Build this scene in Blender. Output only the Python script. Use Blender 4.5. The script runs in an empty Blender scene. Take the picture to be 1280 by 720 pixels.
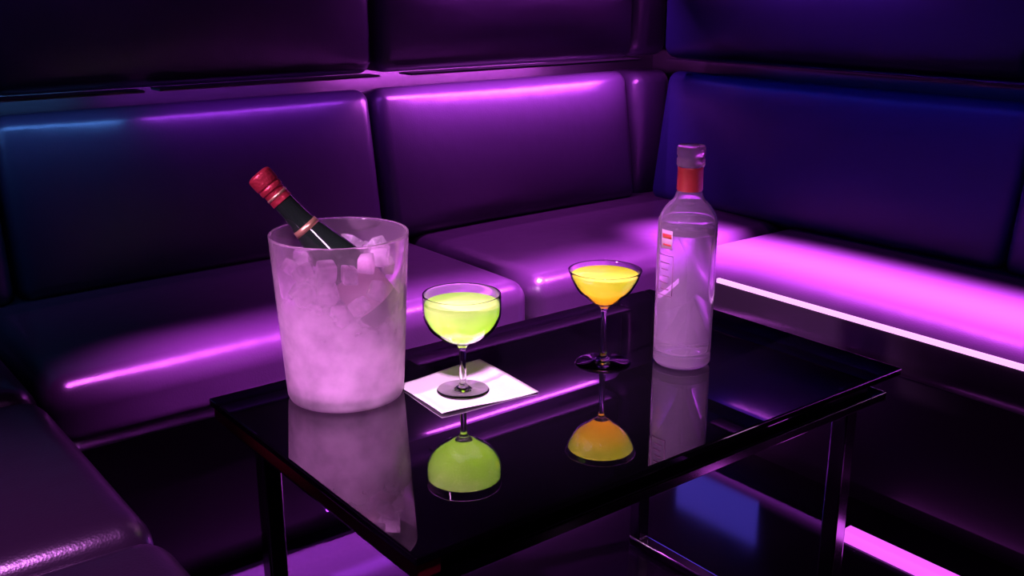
import bpy, bmesh, math, random
from mathutils import Vector, Matrix
random.seed(4)
S=bpy.context.scene
S.view_settings.view_transform='Standard'
TZ=0.45
# ---------------- materials ----------------
def mat(name):
    m=bpy.data.materials.new(name); m.use_nodes=True
    nt=m.node_tree; b=nt.nodes['Principled BSDF']; return m,nt,b
def pbr(name,col,rough=.4,metal=0,ior=1.5,trans=0,emis=None,es=0,bump=0,bscale=60,spec=.5,noisecol=0):
    m,nt,b=mat(name)
    b.inputs['Base Color'].default_value=(*col,1)
    b.inputs['Roughness'].default_value=rough
    b.inputs['Metallic'].default_value=metal
    b.inputs['IOR'].default_value=ior
    b.inputs['Transmission Weight'].default_value=trans
    b.inputs['Specular IOR Level'].default_value=spec
    if emis:
        b.inputs['Emission Color'].default_value=(*emis,1); b.inputs['Emission Strength'].default_value=es
    if bump or noisecol:
        tc=nt.nodes.new('ShaderNodeTexCoord'); n=nt.nodes.new('ShaderNodeTexNoise')
        n.inputs['Scale'].default_value=bscale; n.inputs['Detail'].default_value=5
        nt.links.new(tc.outputs['Object'],n.inputs['Vector'])
        if bump:
            bp=nt.nodes.new('ShaderNodeBump'); bp.inputs['Strength'].default_value=bump; bp.inputs['Distance'].default_value=.004
            nt.links.new(n.outputs['Fac'],bp.inputs['Height']); nt.links.new(bp.outputs['Normal'],b.inputs['Normal'])
        if noisecol:
            r=nt.nodes.new('ShaderNodeMapRange'); r.inputs['To Min'].default_value=rough-noisecol; r.inputs['To Max'].default_value=rough+noisecol
            nt.links.new(n.outputs['Fac'],r.inputs['Value']); nt.links.new(r.outputs[0],b.inputs['Roughness'])
    return m
def leather(name,col,rough,spec=.65):
    m,nt,b=mat(name)
    b.inputs['Base Color'].default_value=(*col,1); b.inputs['Roughness'].default_value=rough
    b.inputs['Specular IOR Level'].default_value=spec
    tc=nt.nodes.new('ShaderNodeTexCoord')
    n=nt.nodes.new('ShaderNodeTexNoise'); n.inputs['Scale'].default_value=5; n.inputs['Detail'].default_value=3
    v=nt.nodes.new('ShaderNodeTexVoronoi'); v.inputs['Scale'].default_value=350
    nt.links.new(tc.outputs['Object'],n.inputs['Vector']); nt.links.new(tc.outputs['Object'],v.inputs['Vector'])
    b1=nt.nodes.new('ShaderNodeBump'); b1.inputs['Strength'].default_value=.35; b1.inputs['Distance'].default_value=.015
    b2=nt.nodes.new('ShaderNodeBump'); b2.inputs['Strength'].default_value=.12; b2.inputs['Distance'].default_value=.001
    nt.links.new(n.outputs['Fac'],b1.inputs['Height']); nt.links.new(v.outputs['Distance'],b2.inputs['Height'])
    nt.links.new(b1.outputs['Normal'],b2.inputs['Normal']); nt.links.new(b2.outputs['Normal'],b.inputs['Normal'])
    return m
def emit(name,col,s):
    return pbr(name,(0.02,0.02,0.02),emis=col,es=s)
PINK=(.78,.10,1.0); BLUE=(.06,.12,1.0); VIO=(.42,.05,1.0)
M_leather=leather('black_leather',(.026,.018,.030),.28)
M_leather_b=leather('black_backrest_leather',(.026,.018,.038),.32,.5)
M_leather_shade=leather('shaded_backrest_leather',(.008,.010,.05),.40,.25)  # copy of the black leather, its dark bluish shade painted into the colour
M_black=pbr('black_laminate',(.012,.01,.014),.3,bump=.05)
M_floor=pbr('polished_black_tile',(.012,.010,.016),.14,noisecol=.05,bscale=6)
M_wall=pbr('dark_wall_paint',(.03,.022,.04),.6,bump=.1,bscale=90)
M_top=pbr('black_table_glass',(.004,.003,.006),.015,ior=2.6)
M_chrome=pbr('chrome_frame',(.6,.55,.6),.12,metal=1)
M_bounce=pbr('red_bounce_tint',(.16,.006,.018),.3)  # red light bounce on the table side, painted into the rail colour
M_glass=pbr('clear_glass',(1,1,1),.0,trans=1,ior=1.47)
# ---------------- mesh helpers ----------------
def link(o,parent=None):
    S.collection.objects.link(o)
    if parent: o.parent=parent
    return o
def empty(name,loc=(0,0,0)):
    e=bpy.data.objects.new(name,None); e.location=loc; e.empty_display_size=.1
    S.collection.objects.link(e); return e
def meshobj(name,verts,faces,m,parent=None,smooth=True,loc=(0,0,0),rot=None):
    me=bpy.data.meshes.new(name); me.from_pydata(verts,[],faces); 
    bm=bmesh.new(); bm.from_mesh(me); bmesh.ops.remove_doubles(bm,verts=bm.verts,dist=1e-6)
    bmesh.ops.recalc_face_normals(bm,faces=bm.faces); bm.to_mesh(me); bm.free()
    me.materials.append(m)
    if smooth:
        for p in me.polygons: p.use_smooth=True
    o=bpy.data.objects.new(name,me); o.location=loc
    if rot: o.rotation_euler=rot
    return link(o,parent)
def axis_coords(h,r,n):
    c=[-h]+[-h+r*t for t in (.12,.3,.5,.75,1)]
    c+=[-(h-r)+2*(h-r)*i/n for i in range(1,n)]
    c+=[h-r*t for t in (1,.75,.5,.3,.12)]+[h]
    return c
def cushion(name,dims,r,m,parent,loc,rot=None,puff=0,n=10,puffaxis=2,sgn=1):
    hs=[d/2 for d in dims]
    R=min(r,min(hs)*.98)
    ax=[axis_coords(h,R,n) for h in hs]
    V=[];F=[]
    def f(p):
        p=list(p); q=[max(-(h-R),min(h-R,x)) for x,h in zip(p,hs)]
        d=[a-b for a,b in zip(p,q)]; L=math.sqrt(sum(x*x for x in d))
        if L>1e-9:
            p=[b+x/L*R for b,x in zip(q,d)]
        if puff:
            k=1
            for i in range(3):
                if i!=puffaxis: k*=max(0,1-abs(p[i]/hs[i])**3.0)
            if p[puffaxis]*sgn>0: p[puffaxis]+=sgn*puff*k
        return p
    for a in range(3):
        b,c=(a+1)%3,(a+2)%3
        for s in (-1,1):
            base=len(V)
            for u in ax[b]:
                for w in ax[c]:
                    p=[0,0,0];p[a]=s*hs[a];p[b]=u;p[c]=w
                    V.append(f(p))
            nb,nc=len(ax[b]),len(ax[c])
            for i in range(nb-1):
                for j in range(nc-1):
                    F.append((base+i*nc+j,base+(i+1)*nc+j,base+(i+1)*nc+j+1,base+i*nc+j+1))
    return meshobj(name,V,F,m,parent,True,loc,rot)
def box(name,lo,hi,m,parent=None,bev=0):
    v=[(x,y,z) for x in (lo[0],hi[0]) for y in (lo[1],hi[1]) for z in (lo[2],hi[2])]
    f=[(0,1,3,2),(4,6,7,5),(0,4,5,1),(2,3,7,6),(0,2,6,4),(1,5,7,3)]
    o=meshobj(name,v,f,m,parent,False)
    if bev:
        md=o.modifiers.new('bevel','BEVEL'); md.width=bev; md.segments=3
    return o
def lathe(name,prof,m,parent=None,loc=(0,0,0),n=96,closed=False,rot=None,smooth=True):
    V=[];F=[];k=len(prof)
    for i in range(n):
        a=2*math.pi*i/n
        for r,z in prof: V.append((r*math.cos(a),r*math.sin(a),z))
    for i in range(n):
        j=(i+1)%n
        for t in range(k if closed else k-1):
            t2=(t+1)%k
            a,b,c,d=i*k+t,j*k+t,j*k+t2,i*k+t2
            F.append((a,b,c,d))
    me=bpy.data.meshes.new(name)
    bm=bmesh.new(); vs=[bm.verts.new(v) for v in V]
    for f in F:
        try: bm.faces.new([vs[x] for x in f])
        except: pass
    bmesh.ops.remove_doubles(bm,verts=bm.verts,dist=1e-6)
    bmesh.ops.dissolve_degenerate(bm,edges=bm.edges,dist=1e-7)
    bmesh.ops.recalc_face_normals(bm,faces=bm.faces)
    bm.to_mesh(me); bm.free(); me.materials.append(m)
    if smooth:
        for p in me.polygons:p.use_smooth=True
    o=bpy.data.objects.new(name,me); o.location=loc
    if rot: o.rotation_euler=rot
    return link(o,parent)
def spline(pts,n=8):
    out=[]
    P=[pts[0]]+list(pts)+[pts[-1]]
    for i in range(1,len(P)-2):
        for k in range(n):
            t=k/n
            q=[]
            for d in range(2):
                p0,p1,p2,p3=P[i-1][d],P[i][d],P[i+1][d],P[i+2][d]
                q.append(.5*(2*p1+(-p0+p2)*t+(2*p0-5*p1+4*p2-p3)*t*t+(-p0+3*p1-3*p2+p3)*t**3))
            out.append((max(q[0],0),q[1]))
    out.append(pts[-1]); return out
def light(kind,name,loc,tgt,col,power,**kw):
    l=bpy.data.lights.new(name,kind); l.color=col; l.energy=power
    for k_,v_ in kw.items(): setattr(l,k_,v_)
    o=bpy.data.objects.new(name,l); o.location=loc
    o.rotation_euler=(Vector(tgt)-Vector(loc)).to_track_quat('-Z','Y').to_euler()
    S.collection.objects.link(o); return o
# ---------------- room ----------------
X0,X1,Y0,Y1=-1.9,2.25,-2.2,2.2
box('floor',(X0,Y0,-.05),(X1,Y1,0),M_floor)
box('ceiling',(X0,Y0,2.6),(X1,Y1,2.65),M_wall)
box('wall_back',(X0-.08,Y1,0),(X1+.08,Y1+.08,2.6),M_wall)
box('wall_right',(X1,Y0,0),(X1+.08,Y1,2.6),M_wall)
box('wall_left',(X0-.08,Y0,0),(X0,Y1,2.6),M_wall)
box('wall_front',(X0-.08,Y0-.08,0),(X1+.08,Y0,2.6),M_wall)
# ---------------- sofa ----------------
sofa=empty('sectional_sofa')
SF=.42; FY=1.44; FX=1.53; LX=.31
BY=1.87; BX=1.90
g=.004
def seat(nm,x0,x1,y0,y1):
    cushion(nm,(x1-x0-g,y1-y0-g,.12),.040,M_leather,sofa,((x0+x1)/2,(y0+y1)/2,SF-.06),puff=.008)
seat('seat_cushion_a',LX,1.18,FY,2.0)
seat('seat_cushion_b',1.18,2.02,FY,2.0)
seat('seat_cushion_c',FX,2.02,.50,FY)
seat('seat_cushion_d',FX,2.02,-.45,.50)
seat('seat_cushion_e',-.40,LX,FY,2.0)
seat('seat_cushion_f',-.40,LX,.985,FY)
seat('seat_cushion_g',-.40,LX,.30,.985)
seat('seat_cushion_h',-.40,LX,-.45,.30)
box('plinth_back',(-.38,FY+.05,.06),(2.0,2.0,.30),M_black,sofa)
box('plinth_right',(FX+.05,-.43,.06),(2.0,FY+.05,.30),M_black,sofa)
box('plinth_left',(-.38,-.43,.06),(LX-.05,FY+.05,.30),M_black,sofa)
box('foot_back',(-.34,FY+.10,0),(1.98,1.98,.06),M_black,sofa)
box('foot_right',(FX+.10,-.40,0),(1.98,FY+.10,.06),M_black,sofa)
box('foot_left',(-.34,-.40,0),(LX-.10,FY+.10,.06),M_black,sofa)
lean=math.radians(9)
rows=[(.405,.733,0),(.770,.985,.02),(1.022,1.30,.02)]
backx=[(-.38,.385),(.385,1.125),(1.125,1.868)]
righty=[(-.45,.30),(.30,.93),(.93,1.862)]
T=.13
for ri,(z0,z1,off) in enumerate(rows):
    h=z1-z0; zc=(z0+z1)/2
    ln=lean if ri==0 else 0
    dy=off
    for i,(a,b) in enumerate(backx):
        cushion('back_panel_%d_%d'%(ri,i),(b-a-.008,T,h),.03,M_leather_b,sofa,((a+b)/2,BY+T/2+dy+(0.015 if ri==0 else 0),zc),(-ln,0,0),puff=.016,puffaxis=1,sgn=-1)
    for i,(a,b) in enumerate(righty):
        cushion('right_panel_%d_%d'%(ri,i),(T,b-a-.008,h),.03,M_leather_shade,sofa,(BX+T/2+dy+(0.015 if ri==0 else 0),(a+b)/2,zc),(0,ln,0),puff=.016,puffaxis=0,sgn=-1)
    cushion('corner_panel_%d'%ri,(.13,T,h),.03,M_leather_b,sofa,(1.868+.075,BY+T/2+dy+.025,zc),puff=.006,puffaxis=1,sgn=-1)
box('back_carcass',(-.38,2.04,.3),(2.2,2.19,1.29),M_black,sofa)
box('right_carcass',(2.08,-.45,.3),(2.2,2.04,1.29),M_black,sofa)
for i,(a,b) in enumerate([(-.45,.40),(.40,1.25),(1.25,1.98)]):
    cushion('left_panel_%d'%i,(.11,b-a-.008,.26),.03,M_leather,sofa,(-.455,(a+b)/2,.53),puff=.012,puffaxis=0,sgn=1)
box('left_carcass',(-.60,-.45,.02),(-.515,2.0,.64),M_black,sofa)
# LED profiles mounted under the upper upholstery rows, shining down and back on the panel below
prof=empty('led_profile')
def led_back(nm,x0,x1,z,col,p,y=1.858,w=.010):
    box(nm+'_channel',(x0-.005,y-.004,z+.004),(x1+.005,y+.045,z+.008),M_black,prof)
    light('AREA','led_'+nm,((x0+x1)/2,y,z),((x0+x1)/2,y+.075,z-.07),col,p,shape='RECTANGLE',size=x1-x0,size_y=w)
def led_right(nm,y0,y1,z,col,p,x=1.885,w=.010):
    box(nm+'_channel',(x-.004,y0-.005,z+.004),(x+.045,y1+.005,z+.008),M_black,prof)
    l=light('AREA','led_'+nm,(x,(y0+y1)/2,z),(x,(y0+y1)/2,z-.1),col,p,shape='RECTANGLE',size=w,size_y=y1-y0)
    l.rotation_euler=(0,math.radians(-52),0)
led_back('lower_pink',1.18,1.83,.764,PINK,6.5,1.842)
led_back('lower_violet',.66,1.10,.764,VIO,.7,1.85)
led_back('lower_blue',-.1,.62,.764,(.08,.25,.8),1.0,1.842)
led_back('upper_pink',1.25,1.80,1.014,PINK,9.0,1.87)
led_back('upper_violet',.2,1.08,1.014,VIO,.3,1.87)
led_right('upper_right_pink',1.15,1.60,1.014,PINK,2.0)
led_right('lower_right_blue',.35,1.80,.764,(.03,.05,1),.5)
def strip(nm,lo,hi,col,s):
    box(nm,lo,hi,emit(nm+'_light',col,s),led)
led=empty('led_strip_light')
strip('seat_edge_pink',(FX-.004,-.3,.386),(FX+.004,1.30,.394),(.95,.38,1),1.6)
strip('plinth_blue',(FX+.044,1.20,.07),(FX+.051,1.42,.17),(.12,.08,1),2.2)
strip('plinth_pink',(1.15,FY+.044,.065),(1.46,FY+.051,.11),PINK,9)
strip('plinth_pink_b',(.75,FY+.044,.065),(1.0,FY+.051,.085),VIO,3)
strip('floor_reflection_pink',(1.475,.2,.0003),(1.53,.955,.003),PINK,1.3)  # glowing strip that paints the pink reflection on the floor
# ---------------- table ----------------
tb=empty('coffee_table')
tx0,tx1,ty0,ty1=.45,1.237,.719,1.20
box('glass_top',(tx0,ty0,TZ-.010),(tx1,ty1,TZ),M_top,tb,.002)
i=.016
box('under_panel',(tx0+i,ty0+i,TZ-.046),(tx1-i,ty1-i,TZ-.036),M_top,tb,.003)
box('spacer_a',(tx0+.03,ty0+.03,TZ-.036),(tx1-.03,ty1-.03,TZ-.010),M_black,tb)
box('side_rail_left',(tx0+.003,ty0+.003,TZ-.028),(tx0+.03,ty1-.006,TZ-.0105),M_bounce,tb,.002)
box('chrome_rim_front',(tx0+i-.004,ty0+i-.004,TZ-.0475),(tx1-i+.004,ty0+i-.0005,TZ-.0355),M_chrome,tb,.001)
box('chrome_rim_right',(tx1-i+.0005,ty0+i-.004,TZ-.0475),(tx1-i+.004,ty1-i,TZ-.0355),M_chrome,tb,.001)
k=0
for lx in (tx0+.04,tx1-.065):
    for ly in (ty0+.035,ty1-.06):
        box('leg_%d'%k,(lx,ly,.015),(lx+.025,ly+.025,TZ-.046),M_chrome,tb,.003); k+=1
    box('foot_rail_%d'%k,(lx,ty0+.035,0),(lx+.025,ty1-.035,.015),M_chrome,tb,.003)
    box('cross_rail_%d'%k,(lx,ty0+.06,TZ-.066),(lx+.025,ty1-.06,TZ-.046),M_chrome,tb,.002)
box('long_rail_front',(tx0+.065,ty0+.04,TZ-.066),(tx1-.065,ty0+.055,TZ-.046),M_chrome,tb,.002)
box('long_rail_rear',(tx0+.065,ty1-.06,TZ-.066),(tx1-.065,ty1-.045,TZ-.046),M_chrome,tb,.002)
# ---------------- ice bucket ----------------
def frosted(name,tint,f0,f1,zlo,zhi,rough,nlo=.75,nhi=1.15,ns=28):
    m,nt,b=mat(name)
    b.inputs['Base Color'].default_value=(*tint,1); b.inputs['Roughness'].default_value=rough
    b.inputs['Transmission Weight'].default_value=1; b.inputs['IOR'].default_value=1.3
    dif=nt.nodes.new('ShaderNodeBsdfDiffuse'); dif.inputs[0].default_value=(*tint,1)
    trn=nt.nodes.new('ShaderNodeBsdfTranslucent'); trn.inputs[0].default_value=(*tint,1)
    mx=nt.nodes.new('ShaderNodeMixShader'); mx.inputs[0].default_value=.5
    nt.links.new(dif.outputs[0],mx.inputs[1]); nt.links.new(trn.outputs[0],mx.inputs[2])
    tc=nt.nodes.new('ShaderNodeTexCoord'); sp=nt.nodes.new('ShaderNodeSeparateXYZ')
    nt.links.new(tc.outputs['Object'],sp.inputs[0])
    mr=nt.nodes.new('ShaderNodeMapRange'); mr.inputs['From Min'].default_value=zlo; mr.inputs['From Max'].default_value=zhi
    mr.inputs['To Min'].default_value=f0; mr.inputs['To Max'].default_value=f1
    nt.links.new(sp.outputs['Z'],mr.inputs['Value'])
    n=nt.nodes.new('ShaderNodeTexNoise'); n.inputs['Scale'].default_value=ns; n.inputs['Detail'].default_value=6
    nt.links.new(tc.outputs['Object'],n.inputs['Vector'])
    n2=nt.nodes.new('ShaderNodeMapRange'); n2.inputs['From Min'].default_value=.3; n2.inputs['From Max'].default_value=.7
    n2.inputs['To Min'].default_value=nlo; n2.inputs['To Max'].default_value=nhi
    nt.links.new(n.outputs['Fac'],n2.inputs['Value'])
    mu=nt.nodes.new('ShaderNodeMath'); mu.operation='MULTIPLY'; mu.use_clamp=True
    nt.links.new(mr.outputs[0],mu.inputs[0]); nt.links.new(n2.outputs[0],mu.inputs[1])
    m2=nt.nodes.new('ShaderNodeMixShader')
    nt.links.new(mu.outputs[0],m2.inputs[0]); nt.links.new(b.outputs[0],m2.inputs[1]); nt.links.new(mx.outputs[0],m2.inputs[2])
    nt.links.new(m2.outputs[0],nt.nodes['Material Output'].inputs[0])
    return m
bc=Vector((.597,1.109,TZ))
M_bucket=frosted('frosted_acrylic',(.98,.76,.95),.60,.10,.03,.18,.06,.55,1.3,22)
bucket=lathe('ice_bucket',[(0,0),(.066,0),(.0715,.002),(.0735,.007),(.0745,.02),(.0853,.209),(.0853,.211),(.0842,.212),(.0828,.211),(.0822,.208),(.0712,.022),(.068,.014),(0,.013)],M_bucket,None,bc)
M_ice=frosted('ice',(.98,.86,1),.34,.34,0,1,.05,.4,1.6,40)
Rt=Vector((.788,-.616,0)); Fw=Vector((.616,.788,0))
top=bc+Rt*(-.094)+Vector((0,0,.283)); ax=(Rt*(-.64)+Vector((0,0,.768))).normalized()
L=.235
base=top-ax*L
def rb(z): return .0712+(.0822-.0712)*(z-.022)/.186
cubes=[]; tries=0
while len(cubes)<110 and tries<80000:
    tries+=1
    s=random.uniform(.0125,.0175)
    z=random.uniform(.034,.186); rmax=rb(z)-s*1.3
    a=random.uniform(0,2*math.pi); r=rmax*math.sqrt(random.random())
    c=Vector((r*math.cos(a),r*math.sin(a),z))
    if z>.178 and r>.055: continue
    w=c+bc; t=max(0,min(L,(w-base).dot(ax))); d=(w-(base+ax*t)).length
    if d<(.03 if t<.12 else .016)+s*.9: continue
    if any((c-q).length<(s+qs)*.9 for q,qs in cubes): continue
    cubes.append((c,s))
icebm=bmesh.new()
for c,s in cubes:
    r=bmesh.ops.create_cube(icebm,size=2)
    vs=r['verts']
    M=Matrix.Translation(c)@Matrix.Rotation(random.uniform(0,6),4,'Z')@Matrix.Rotation(random.uniform(0,6),4,'X')@Matrix.Diagonal((s*random.uniform(.75,.95),s*random.uniform(.75,.95),s*random.uniform(.75,.95),1))
    for v in vs:
        v.co=Vector([x*random.uniform(.7,1.0) for x in v.co]); v.co=M@v.co
me=bpy.data.meshes.new('ice_cubes'); icebm.to_mesh(me); icebm.free(); me.materials.append(M_ice)
ice=bpy.data.objects.new('ice_cubes',me); link(ice,bucket)
md=ice.modifiers.new('bevel','BEVEL'); md.width=.003; md.segments=2
for p in me.polygons:p.use_smooth=True
q=ax.to_track_quat('Z','Y')
cb=empty('champagne_bottle',base); cb.rotation_mode='QUATERNION'; cb.rotation_quaternion=q
M_cglass=pbr('dark_green_glass',(.006,.012,.008),.08,ior=1.6)
M_foil=pbr('red_foil',(.30,.022,.035),.38,metal=.5,bump=.5,bscale=130)
M_gold=pbr('gold_foil',(.6,.38,.2),.35,metal=.8)
M_label=pbr('champagne_label',(.45,.3,.35),.5)
lathe('body',spline([(0,.006),(.018,.003),(.026,.0),(.029,.004),(.0295,.02),(.0295,.085),(.028,.10),(.021,.13),(.0155,.155),(.0135,.175),(.0128,.205),(.0128,.208)]),M_cglass,cb)
lathe('foil',spline([(.0137,.192),(.0141,.193),(.0138,.198),(.0137,.208),(.0150,.210),(.0152,.214),(.0145,.2165),(.0158,.219),(.0160,.229),(.0150,.234),(.010,.2365),(0,.237)]),M_foil,cb)
lathe('neck_label',[(.0170,.146),(.0174,.146),(.0164,.154),(.0160,.154)],M_gold,cb)
lathe('label',[(.0299,.022),(.0302,.022),(.0302,.072),(.0299,.072)],M_label,cb)
lathe('foil_crest',[(.0141,.200),(.01425,.200),(.01425,.2035),(.0141,.2035)],M_gold,cb)
# ---------------- cocktails ----------------
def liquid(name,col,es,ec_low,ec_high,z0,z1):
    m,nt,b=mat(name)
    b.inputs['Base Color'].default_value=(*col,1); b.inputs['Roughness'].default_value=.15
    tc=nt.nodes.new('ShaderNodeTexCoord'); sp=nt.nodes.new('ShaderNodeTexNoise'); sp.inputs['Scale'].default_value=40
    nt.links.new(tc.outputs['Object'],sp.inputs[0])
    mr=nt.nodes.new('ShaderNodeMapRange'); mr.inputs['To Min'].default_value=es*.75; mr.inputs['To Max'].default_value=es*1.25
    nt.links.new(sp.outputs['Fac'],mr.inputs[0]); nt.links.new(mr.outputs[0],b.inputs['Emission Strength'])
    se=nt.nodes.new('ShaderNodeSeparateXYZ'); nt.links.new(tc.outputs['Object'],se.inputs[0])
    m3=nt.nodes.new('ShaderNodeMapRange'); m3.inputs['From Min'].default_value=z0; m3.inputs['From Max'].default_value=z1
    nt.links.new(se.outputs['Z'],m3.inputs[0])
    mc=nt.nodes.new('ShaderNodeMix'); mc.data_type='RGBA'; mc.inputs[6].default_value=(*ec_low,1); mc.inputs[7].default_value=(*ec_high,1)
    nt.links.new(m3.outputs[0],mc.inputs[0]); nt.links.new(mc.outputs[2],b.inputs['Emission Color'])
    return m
def glassware(name,loc,outer,inner,liq,liqmat):
    e=empty(name,loc)
    o=spline(outer,8); inn=spline(inner,8)
    lathe('glass_body',o+inn[::-1],M_glass,e)
    lathe('cocktail_liquid',liq,liqmat,e)
    return e
zn=.0016
ou=[(0,0),(.031,0),(.0325,.001),(.031,.0022),(.012,.0045),(.0055,.009),(.0042,.02),(.0042,.048),(.0052,.058),(.012,.0655),(.026,.072),(.040,.083),(.0480,.098),(.0498,.112),(.0492,.128),(.0490,.130)]
inn=[(0,.0655),(.012,.0680),(.025,.0740),(.0385,.0848),(.0464,.099),(.0482,.112),(.0477,.128),(.0483,.1303)]
liqp=[(0,.0660),(.012,.0685),(.025,.0745),(.038,.0853),(.0458,.099),(.0476,.112),(.0476,.1165),(.0470,.1175),(0,.1172)]
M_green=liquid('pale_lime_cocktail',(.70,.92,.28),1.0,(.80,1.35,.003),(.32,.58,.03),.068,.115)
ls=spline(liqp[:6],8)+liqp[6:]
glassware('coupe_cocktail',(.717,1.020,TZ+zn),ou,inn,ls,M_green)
ou=[(0,0),(.035,0),(.0365,.001),(.035,.0022),(.014,.005),(.006,.011),(.0044,.022),(.0036,.045),(.0036,.068),(.0045,.078),(.010,.0845),(.022,.0920),(.0350,.1030),(.0440,.1180),(.0490,.1310),(.0498,.1335)]
inn=[(0,.0850),(.009,.0862),(.0210,.0936),(.0338,.1045),(.0428,.1188),(.0480,.1315),(.0491,.1338)]
liqp=[(0,.0855),(.009,.0867),(.0206,.0941),(.0334,.1050),(.0424,.1193),(.0452,.1262),(.0447,.1272),(0,.1268)]
ls=spline(liqp[:6],8)+liqp[6:]
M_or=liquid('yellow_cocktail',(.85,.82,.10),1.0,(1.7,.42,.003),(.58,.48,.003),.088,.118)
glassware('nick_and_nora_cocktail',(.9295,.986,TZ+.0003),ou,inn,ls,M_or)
# ---------------- vodka bottle ----------------
vb=empty('vodka_bottle',(1.017,.921,TZ+.0004))
M_vod=frosted('vodka_bottle_glass',(.92,.74,.98),.17,.17,0,1,.02,.9,1.1)
ou=[(0,.003),(.028,.0),(.035,.001),(.0385,.006),(.039,.015),(.0395,.10),(.0395,.19),(.0375,.206),(.030,.220),(.0205,.230),(.0168,.240),(.0160,.25),(.0160,.272)]
inn=[(0,.022),(.028,.020),(.034,.022),(.0362,.03),(.037,.10),(.037,.188),(.035,.204),(.028,.2175),(.018,.228),(.0140,.240),(.0132,.25),(.0132,.272)]
lathe('bottle_glass',spline(ou)+spline(inn)[::-1],M_vod,vb)
M_red2=pbr('red_neck_band',(.48,.045,.05),.35)
lathe('neck_band',[(.0163,.241),(.0172,.243),(.0168,.270),(.0172,.272),(.0163,.273)],M_red2,vb)
M_cap=frosted('clear_stopper',(.98,.75,.92),.3,.3,0,1,.05)
lathe('stopper',[(0,.262),(.0128,.262),(.0130,.2735),(.0180,.274),(.0186,.276),(.0186,.283),(.0176,.2845),(.0176,.287),(.0186,.289),(.0186,.298),(.0172,.301),(0,.3015)],M_cap,vb)
lathe('vodka',spline([(0,.0225),(.028,.0205),(.0335,.0228),(.0357,.0308),(.0365,.10),(.0365,.185)])+[(.0365,.186),(0,.186)],pbr('vodka_liquid',(1,.97,1),0,trans=1,ior=1.33),vb)
def patch(name,a0,a1,z0,z1,m,parent,r=.0399,n=16,th=.0005):
    V=[];F=[]
    for i_ in range(n+1):
        a=a0+(a1-a0)*i_/n
        for rr in (r,r+th):
            for z in (z0,z1): V.append((rr*math.cos(a),rr*math.sin(a),z))
    for i_ in range(n):
        b=i_*4;c=b+4
        F+=[(b,b+1,c+1,c),(b+2,c+2,c+3,b+3),(b,c,c+2,b+2),(b+1,b+3,c+3,c+1)]
    F+=[(0,2,3,1),(n*4,n*4+1,n*4+3,n*4+2)]
    return meshobj(name,V,F,m,parent)
camang=math.atan2(-.921,-1.017)
A=lambda d: camang-math.radians(d)
M_lab=pbr('label_print',(.50,.32,.48),.5)
M_lab2=pbr('label_dark_print',(.20,.08,.18),.5)
patch('label_panel',A(28),A(56),.168,.193,M_lab,vb,r=.03985,th=.0004)
patch('label_emblem',A(30),A(53),.182,.188,M_red2,vb)
patch('label_script',A(31),A(50),.172,.1745,M_red2,vb)
for j,(a,b,c,d) in enumerate([(24,25.5,.105,.158),(62,64,.105,.158),(24,64,.1035,.1045),(24,64,.1585,.1595)]):
    patch('label_border_%d'%j,A(a),A(b),c,d,M_lab2,vb,n=8)
for j in range(5):
    patch('label_text_%d'%j,A(32+j%2*3),A(55-j%3*3),.148-j*.009,.1495-j*.009,M_lab2,vb,n=8)
# ---------------- napkin ----------------
P=[Vector((.652,.973)),Vector((.790,.956)),Vector((.799,1.096)),Vector((.660,1.088))]
n=28;V=[];F=[]
M_nap,nt,b=mat('paper_napkin'); b.inputs['Base Color'].default_value=(.95,.9,.95,1); b.inputs['Roughness'].default_value=.9
tc=nt.nodes.new('ShaderNodeTexCoord'); vo=nt.nodes.new('ShaderNodeTexVoronoi'); vo.inputs['Scale'].default_value=350
bp=nt.nodes.new('ShaderNodeBump'); bp.inputs['Strength'].default_value=.25; bp.inputs['Distance'].default_value=.0006
nt.links.new(tc.outputs['Object'],vo.inputs['Vector']); nt.links.new(vo.outputs['Distance'],bp.inputs['Height']); nt.links.new(bp.outputs['Normal'],b.inputs['Normal'])
for s in range(2):
  for a in range(n+1):
    for c in range(n+1):
        u,v=a/n,c/n
        p=P[0]*(1-u)*(1-v)+P[1]*u*(1-v)+P[2]*u*v+P[3]*(1-u)*v
        e=max(abs(u-.5),abs(v-.5))*2
        lift=.0025*max(0,e-.75)/.25*(0.5+.5*math.sin(5*u+3*v+1))
        V.append((p.x,p.y,TZ+.0003+s*.0010+(lift if (Vector((u-.5,v-.5)).length>.42) else 0)))
N=(n+1)**2
for a in range(n):
    for c in range(n):
        i_=a*(n+1)+c
        F.append((i_,i_+1,i_+n+2,i_+n+1)); F.append((N+i_,N+i_+n+1,N+i_+n+2,N+i_+1))
for a in range(n):
    for (p,q_) in ((a,a+1),(n*(n+1)+a,n*(n+1)+a+1),(a*(n+1),(a+1)*(n+1)),(a*(n+1)+n,(a+1)*(n+1)+n)):
        F.append((p,q_,N+q_,N+p))
meshobj('cocktail_napkin',V,F,M_nap)
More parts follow.
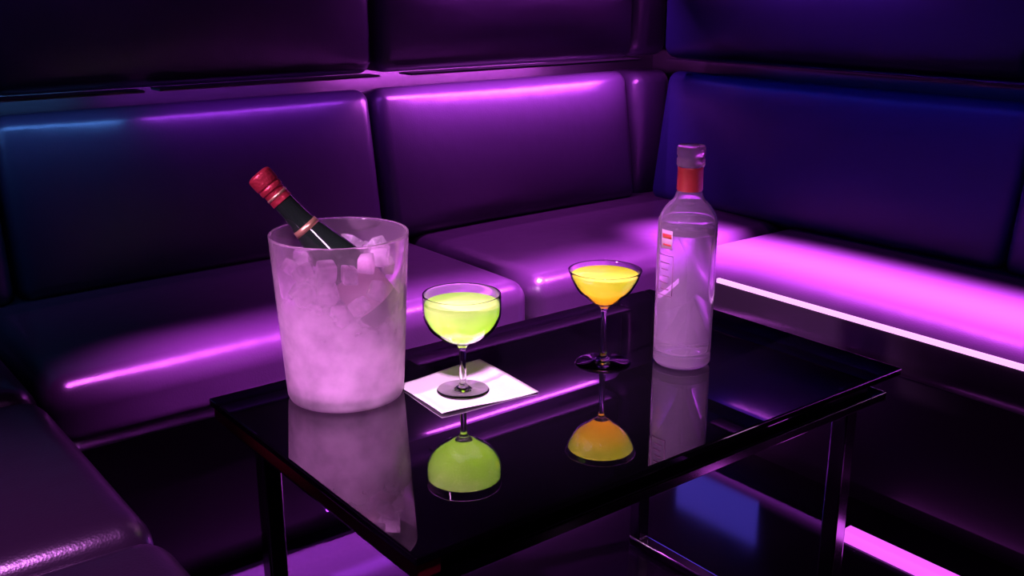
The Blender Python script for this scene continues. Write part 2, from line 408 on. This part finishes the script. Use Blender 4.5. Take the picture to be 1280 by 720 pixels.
# ---------------- lights ----------------
light('SPOT','added_key_spot',(-.07,-.10,1.80),(.80,1.03,.50),(1,.50,1),220,spot_size=math.radians(18),spot_blend=.35,shadow_soft_size=.07)  # unseen key spot added above the camera to light the table objects
light('SPOT','added_left_spot',(-.95,.75,1.65),(.78,1.05,.56),(1,.42,1),330,spot_size=math.radians(15),spot_blend=.4,shadow_soft_size=.07)  # second unseen spot, added to brighten bucket and glasses from the left
light('AREA','added_pink_bar_right',(1.66,.75,2.45),(1.66,.75,0),PINK,105,shape='RECTANGLE',size=.08,size_y=1.6,spread=math.radians(8)).rotation_euler=(0,0,0)  # unseen area light added to turn the right seat pink
light('AREA','added_pink_bar_back',(1.05,1.10,2.45),(1.05,1.41,.40),PINK,18,shape='RECTANGLE',size=1.2,size_y=.04,spread=math.radians(10))  # added area light brightening the back seat's front edge, source unseen
light('AREA','added_highlight_light_right',(2.15,.85,2.0),(1.15,1.44,.41),PINK,2.0,shape='RECTANGLE',size=.10,size_y=.10,spread=math.radians(26))  # small unseen light added for a highlight along the back seat edge
light('SPOT','added_purple_spot',(.3,.2,2.4),(.05,.85,.42),(.85,.22,1),210,spot_size=math.radians(30),spot_blend=.8,shadow_soft_size=.1)  # added spot brightening the left seat cushions, no known fixture
light('SPOT','added_violet_spot',(.9,.3,2.4),(1.40,1.95,.68),(.5,.03,1),14,spot_size=math.radians(26),spot_blend=.9,shadow_soft_size=.1)  # violet wash on the rear panels, from an added unseen spot
light('SPOT','added_blue_spot',(.6,.2,2.4),(2.0,1.3,.6),(.04,.05,1),15,spot_size=math.radians(34),spot_blend=.9,shadow_soft_size=.1)  # added spot tinting the right backrest blue, no known fixture
light('SPOT','added_teal_spot',(.0,.6,2.4),(.42,1.9,.66),(.08,.28,1),18,spot_size=math.radians(24),spot_blend=.9,shadow_soft_size=.1)  # unseen spot added for the blue tone on the left back panel
w=bpy.data.worlds.new('club_dark'); S.world=w; w.use_nodes=True
w.node_tree.nodes['Background'].inputs[0].default_value=(.1,.03,.2,1); w.node_tree.nodes['Background'].inputs[1].default_value=.05
# ---------------- camera ----------------
c=bpy.data.cameras.new('camera'); c.sensor_width=36; c.lens=1300/1280*36; c.clip_start=.02
co=bpy.data.objects.new('camera',c); co.location=(0,0,.96)
co.rotation_euler=(math.radians(90-16.6),0,math.radians(-38)); S.collection.objects.link(co); S.camera=co
